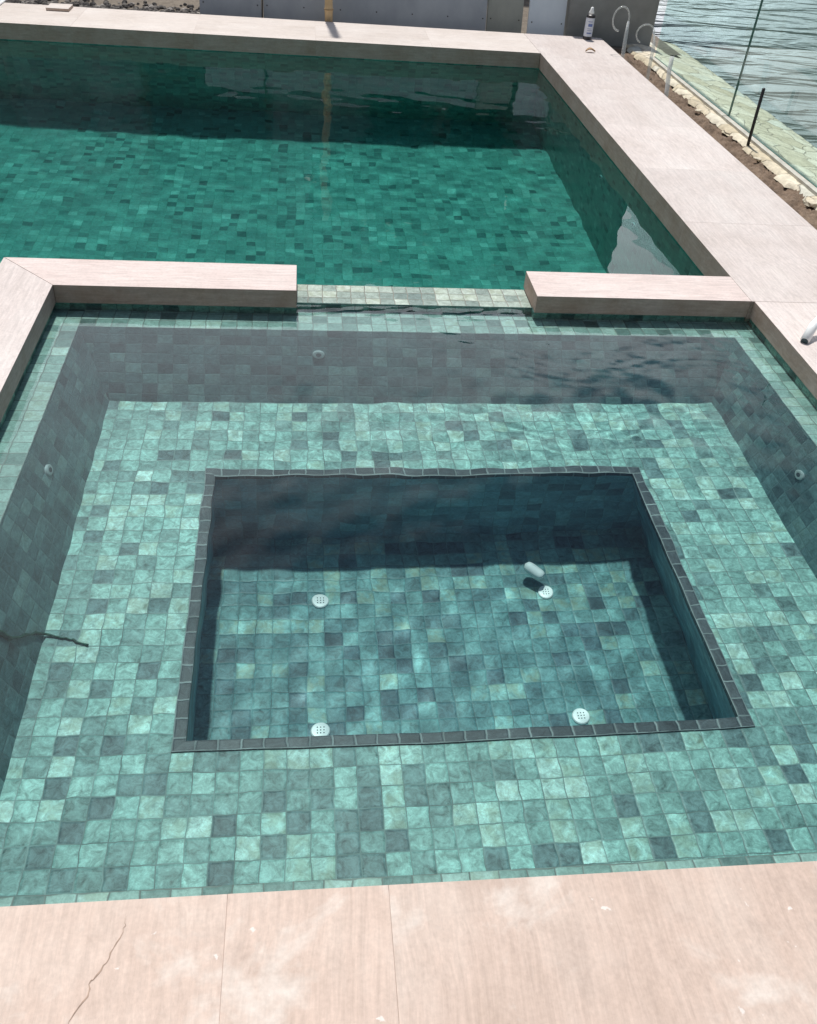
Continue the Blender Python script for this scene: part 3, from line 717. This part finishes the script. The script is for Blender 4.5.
# dry leaf
V = []; F = []; n = 12
for k in range(n + 1):
    t = k / n; w_ = .012 * math.sin(math.pi * t) ** .7 + .0004; x = 1.442 + .052 * t; y = 4.853 + .006 * math.sin(3 * t); z = .003 + .010 * math.sin(math.pi * t)
    V += [(x, y - w_, z + .006), (x, y, z), (x, y + w_, z + .007)]
for k in range(n):
    for j in (0, 1): F.append((k * 3 + j, k * 3 + 3 + j, k * 3 + 4 + j, k * 3 + 1 + j))
o = obj('dry_leaf', V, F, M['leafdry'], smooth=True, origin=(1.467, 4.853, 0)); so = o.modifiers.new('s', 'SOLIDIFY'); so.thickness = .0015
tag(o, 'small curled brown leaf lying on the coping in front of the spray can', 'leaf')
# clear tubes sticking up from the soil
b = MB(); pts = [(1.628, 4.80, -.06), (1.634, 4.83, .03), (1.640, 4.86, .10), (1.645, 4.88, .145)]
for k in range(15):
    a = -.5 + k / 14 * 5.2; pts.append((1.606 + .042 * math.cos(a), 4.885, .145 + .055 * math.sin(a) + .01))
b.tube(pts, [.0095] * 3 + [.006] + [.0045] * (len(pts) - 4), 10)
tag(b.build('clear_tube', M['tube'], smooth=True, origin=(1.628, 4.80, -.06)), 'clear hose bent over in a loop beside the coping, nearest the spray can', 'hose', 'clear hoses rising from the soil')
b = MB(); pts = [(1.712, 4.61, -.06), (1.716, 4.63, .02), (1.724, 4.66, .09), (1.722, 4.68, .13)]
for k in range(13):
    a = 0 + k / 12 * 4.3; pts.append((1.680 + .045 * math.cos(a), 4.69, .13 + .042 * math.sin(a)))
b.tube(pts, [.0085] * 3 + [.005] + [.0038] * (len(pts) - 4), 10)
tag(b.build('clear_tube', M['tube'], smooth=True, origin=(1.712, 4.61, -.06)), 'fainter clear looped hose in front of the grey wall, between the other two hoses', 'hose', 'clear hoses rising from the soil')
M['tube2'] = glassy('milky_tube', (.93, .95, .94), 1.45, .1, .5)
b = MB(); b.tube([(1.640, 4.12, -.06), (1.640, 4.14, .02), (1.637, 4.16, .09), (1.640, 4.17, .145)], .0098, 12)
tag(b.build('clear_tube', M['tube2'], smooth=True, origin=(1.64, 4.12, -.06)), 'straight upright stub of milky clear tube in the soil beside the coping', 'hose', 'clear hoses rising from the soil')
b = MB(); b.tube([(1.806, 3.55, -.075), (1.802, 3.552, .06), (1.800, 3.553, .175), (1.800, 3.553, .178)], [.0062, .0062, .0064, .004], 12)
tag(b.build('metal_stake', M['black_metal'], smooth=True, origin=(1.806, 3.55, -.07)), 'thin black stake standing upright in the soil before the glass fence', 'stake')
# white pipe at the right edge
wp = empty('white_pipe', (1.235, 1.832, 0), 'white plastic pipe leaning on the coping at the right edge of the photo', 'pipe')
b = MB(); b.tube([(1.235, 1.832, .006), (1.262, 1.862, .03), (1.32, 1.90, .07), (1.42, 1.96, .12), (1.56, 2.03, .15)], .0115, 16); b.build('pipe_wall', M['white_plastic'], wp, smooth=True)
b = MB(); b.tube([(1.2325, 1.8292, .0045), (1.2355, 1.8325, .0065)], .0085, 16); b.build('pipe_mouth', M['dark_hole'], wp)
# white float on the footwell floor
b = MB(); prof = []
a_, d_ = Vector((.509, 1.448, -.598)), Vector((.040, -.036, -.012))
for k in range(13):
    t = k / 12; prof.append((a_ + d_ * t, .0150 * (1 - abs(2 * t - 1) ** 4) ** .5 + .0006))
b.tube([p for p, r_ in prof], [r_ for p, r_ in prof], 14)
o = b.build('white_float', simple('bright_white_foam', (.95, .96, .95), .6, .01, 20, .02), smooth=True, origin=(.544, 1.463, ZF)); receivers.append(o)
tag(o, 'oblong white plastic float drifting in the footwell behind the rear right drain', 'float')
# strand of weed drifting in from the left
b = MB(); rg = random.Random(2); wp_ = [(-0.535, 1.03, -0.125), (-0.524, 1.036, -0.16), (-0.513, 1.049, -0.198), (-0.503, 1.054, -0.232), (-0.494, 1.072, -0.26), (-0.485, 1.099, -0.292), (-0.472, 1.121, -0.332), (-0.45, 1.115, -0.336), (-0.427, 1.11, -0.336), (-0.407, 1.1, -0.336), (-0.385, 1.093, -0.336)]
wpts = wp_
WP_ = []
for k in range(len(wpts) - 1):
    for t in (0, .33, .66):
        WP_.append(tuple(Vector(wpts[k]).lerp(Vector(wpts[k + 1]), t) + Vector((0, rg.gauss(0, .0012), 0))))
b.tube(WP_, [(.0044 if k < 10 else .0028 if k < 20 else .0018) * rg.uniform(.6, 1.3) for k in range(len(WP_))], 7)
o = b.build('weed_strand', M['weed'], smooth=True, origin=(-.49, 1.07, -.3)); receivers.append(o)
tag(o, 'dark green strand of weed clinging to the spa wall at the left edge', 'water weed')

# ------------------------------------------------------------------ trees and house out of view, shaped to darken the water's reflections
def tree(name, x, y, h, r_, seed, label, leaf, z0=-.06, nl=5200, group='trees around the site', ls=.11):
    rg = random.Random(seed); t = empty(name, (x, y, z0), label, 'tree', group)
    b = MB(); base = Vector((x, y, z0)); top = base + Vector((rg.uniform(-.3, .3), rg.uniform(-.3, .3), h * .62))
    b.tube([base.lerp(top, k / 6) + Vector((.05 * math.sin(k * 2 + seed), .05 * math.cos(k * 1.7), 0)) for k in range(7)], [.14 * h / 4 * (1 - k / 8) for k in range(7)], 10)
    tips = []
    for k in range(11):
        s = base.lerp(top, rg.uniform(.4, 1)); a = rg.uniform(0, 6.28); u = rg.uniform(.35, 1.0)
        e = Vector((x + math.cos(a) * r_ * .75 * u, y + math.sin(a) * r_ * .75 * u, z0 + h * rg.uniform(.35, .92)))
        m_ = s.lerp(e, .5) + Vector((0, 0, -.12)); b.tube([s, m_, e], [.05 * h / 4, .03 * h / 4, .012 * h / 4], 7); tips.append(e)
    b.build('trunk', M['bark'], t, smooth=True)
    V = []; F = []
    cl = [(tp + Vector((rg.gauss(0, .2), rg.gauss(0, .2), rg.gauss(0, .15))), r_ * rg.uniform(.28, .5)) for tp in tips for _ in range(3)]
    for _ in range(nl):
        c, cr = rg.choice(cl); d = Vector((rg.gauss(0, 1), rg.gauss(0, 1), rg.gauss(0, .8))).normalized() * cr * rg.uniform(.4, 1.0) ** .6
        p = c + d; n = Vector((rg.gauss(0, 1), rg.gauss(0, 1), rg.gauss(.6, 1))).normalized(); a = n.cross(Vector((rg.random(), rg.random(), rg.random()))).normalized(); bb = n.cross(a)
        s = ls * rg.uniform(.6, 1.3); i = len(V)
        V += [tuple(p - a * s), tuple(p + bb * s * .45), tuple(p + a * s), tuple(p - bb * s * .45)]; F.append((i, i + 1, i + 2, i + 3))
    obj('crown', V, F, leaf, t); return t
tree('leafy_tree', 1.2, 8.0, 2.9, .8, 7, 'narrow unseen tree added in front of the house for its dark reflection in the pool', M['leaf_a'], nl=7000, ls=.09)  # tree out of view, added to darken the pool's reflections
hs = empty('unseen_house', (-2.9, 9.9, -.06), 'long unseen grey house added beyond the pool to darken its reflections', 'house')  # house out of view, added to keep bright sky out of the pool's reflections
HX = 8.4 * math.tan(R(20.8))
M['timber'] = simple('dark_timber', (.26, .28, .30), .8, .3, 3)
M['thatch'] = simple('dark_roof', (.045, .042, .04), .9, .3, 6)
M['pane'] = simple('dark_pane', (.02, .025, .03), .1, .1, 3)
b = MB(); b.box(-9.0, HX, 8.4, 8.9, -.06, 2.9); b.build('wall', M['timber'], hs)
b = MB(); i = 0
b.V += [(-9.3, 8.15, 2.9), (HX + .02, 8.38, 2.9), (HX + .02, 9.0, 2.9), (-9.3, 11.65, 2.9), (-7.8, 9.9, 3.45), (HX - .1, 8.9, 3.3)]
for f in ((0, 3, 2, 1), (0, 1, 5, 4), (2, 3, 4, 5), (1, 2, 5), (3, 0, 4)): b.F.append(f); b.UV.append([(0, 0)] * len(f))
b.build('roof', M['thatch'], hs)
for k in range(5):
    xw = -8 + k * 2.2
    b = MB(); b.box(xw, xw + 1.1, 8.365, 8.398, .8, 2.0); fo = b.build('window', M['bark'], hs)
    g = MB(); g.box(xw + .06, xw + 1.04, 8.350, 8.364, .86, 1.94); go = g.build('pane', M['pane']); go.parent = fo; go.location = -Vector(hs.location)
# far bank, its unseen trees made tall to darken the river's reflections
b = MB(); b.quad((34, -60, -.2), (300, -60, -.2), (300, 200, -.2), (34, 200, -.2)); b.quad((33, -60, -.6), (34, -60, -.2), (34, 200, -.2), (33, 200, -.6))
tag(b.build('far_bank', M['ground']), kind='structure')
for k in range(9):
    tree('leafy_tree', 37 + (k % 3), -4 + k * 7.0, 9.5 + (k * 37 % 5) * .9, 4.8, 20 + k,
         '%s from the near end of the unseen row across the river' % ('first tree,second tree,third tree,fourth tree,fifth tree,sixth tree,seventh tree,eighth tree,ninth tree'.split(',')[k]), M['leaf_a' if k % 2 else 'leaf_b'], -.2, 2600, 'trees on the far bank', .28)

for o in receivers: o.cycles.is_caustics_receiver = True

# ------------------------------------------------------------------ light and sky
SUN_EL, SUN_AZ = 67.5, -6.0           # elevation, azimuth from +Y towards +X
sd = Vector((math.cos(R(SUN_EL)) * math.sin(R(SUN_AZ)), math.cos(R(SUN_EL)) * math.cos(R(SUN_AZ)), math.sin(R(SUN_EL))))
sl = bpy.data.lights.new('sun', 'SUN'); sl.energy = 3.95; sl.angle = R(2.0); sl.color = (1, .965, .91); sl.cycles.is_caustics_light = True
so = bpy.data.objects.new('sun', sl); C.objects.link(so); so.rotation_euler = sd.to_track_quat('Z', 'Y').to_euler()
W = bpy.data.worlds.new('World'); scn.world = W; W.use_nodes = True
nt = W.node_tree; nt.nodes.clear()
sky = nd(nt, 'ShaderNodeTexSky', sky_type='NISHITA', sun_disc=False, sun_elevation=R(SUN_EL), sun_rotation=R(SUN_AZ), altitude=10, air_density=1.3, dust_density=1.0, ozone_density=1.0)
tc = nd(nt, 'ShaderNodeTexCoord').outputs['Generated']
sz = nd(nt, 'ShaderNodeSeparateXYZ', {0: tc})
pl = vm(nt, 'DIVIDE', tc, nd(nt, 'ShaderNodeCombineXYZ', {0: mth(nt, 'ADD', sz.outputs[2], .25), 1: mth(nt, 'ADD', sz.outputs[2], .25), 2: 1.0}).outputs[0])
cn = nz(nt, pl, 1.6, 8, .55, .2)
cz = mth(nt, 'ADD', sz.outputs[2], mth(nt, 'ADD', mth(nt, 'MULTIPLY', mth(nt, 'SUBTRACT', cn, .5), .55), mth(nt, 'MULTIPLY', sz.outputs[0], .32)))
cf = nd(nt, 'ShaderNodeMapRange', {'Value': cz, 'From Min': .62, 'From Max': .72, 'To Min': .95, 'To Max': 0.0}).outputs[0]
front = nd(nt, 'ShaderNodeMapRange', {'Value': sz.outputs[1], 'From Min': .1, 'From Max': .95}).outputs[0]
side = nd(nt, 'ShaderNodeMapRange', {'Value': sz.outputs[0], 'From Min': .36, 'From Max': .6, 'To Min': 1.0, 'To Max': .2}).outputs[0]
cc = mix(nt, mth(nt, 'MULTIPLY', front, side), (4.2, 4.3, 4.5), (22, 23, 24.5))
skc = mix(nt, cf, sky.outputs[0], cc)
bg = nd(nt, 'ShaderNodeBackground', {'Color': skc, 'Strength': .086})
wo = nt.nodes.new('ShaderNodeOutputWorld'); nt.links.new(bg.outputs[0], wo.inputs[0])

# ------------------------------------------------------------------ camera
cam = bpy.data.cameras.new('camera'); co = bpy.data.objects.new('camera', cam); C.objects.link(co)
r_, u_, f_ = Vector((.99318, -.09286, .07054)), Vector((.00587, .64393, .76506)), Vector((.11647, .75943, -.64008))
mt = Matrix((r_, u_, -f_)).transposed().to_4x4(); mt.translation = Vector((0, 0, S)); co.matrix_world = mt
cam.sensor_fit = 'HORIZONTAL'; cam.sensor_width = 36; cam.lens = 872.28 * 36 / 817; cam.clip_start = .02; cam.clip_end = 2000
scn.camera = co
scn.view_settings.view_transform = 'Standard'; scn.view_settings.look = 'None'; scn.view_settings.exposure = .07; scn.view_settings.gamma = 1
cy = scn.cycles; cy.use_denoising = True; cy.max_bounces = 12; cy.transmission_bounces = 10; cy.transparent_max_bounces = 12
cy.caustics_refractive = True; cy.caustics_reflective = False; cy.sample_clamp_indirect = 6; cy.blur_glossy = .3
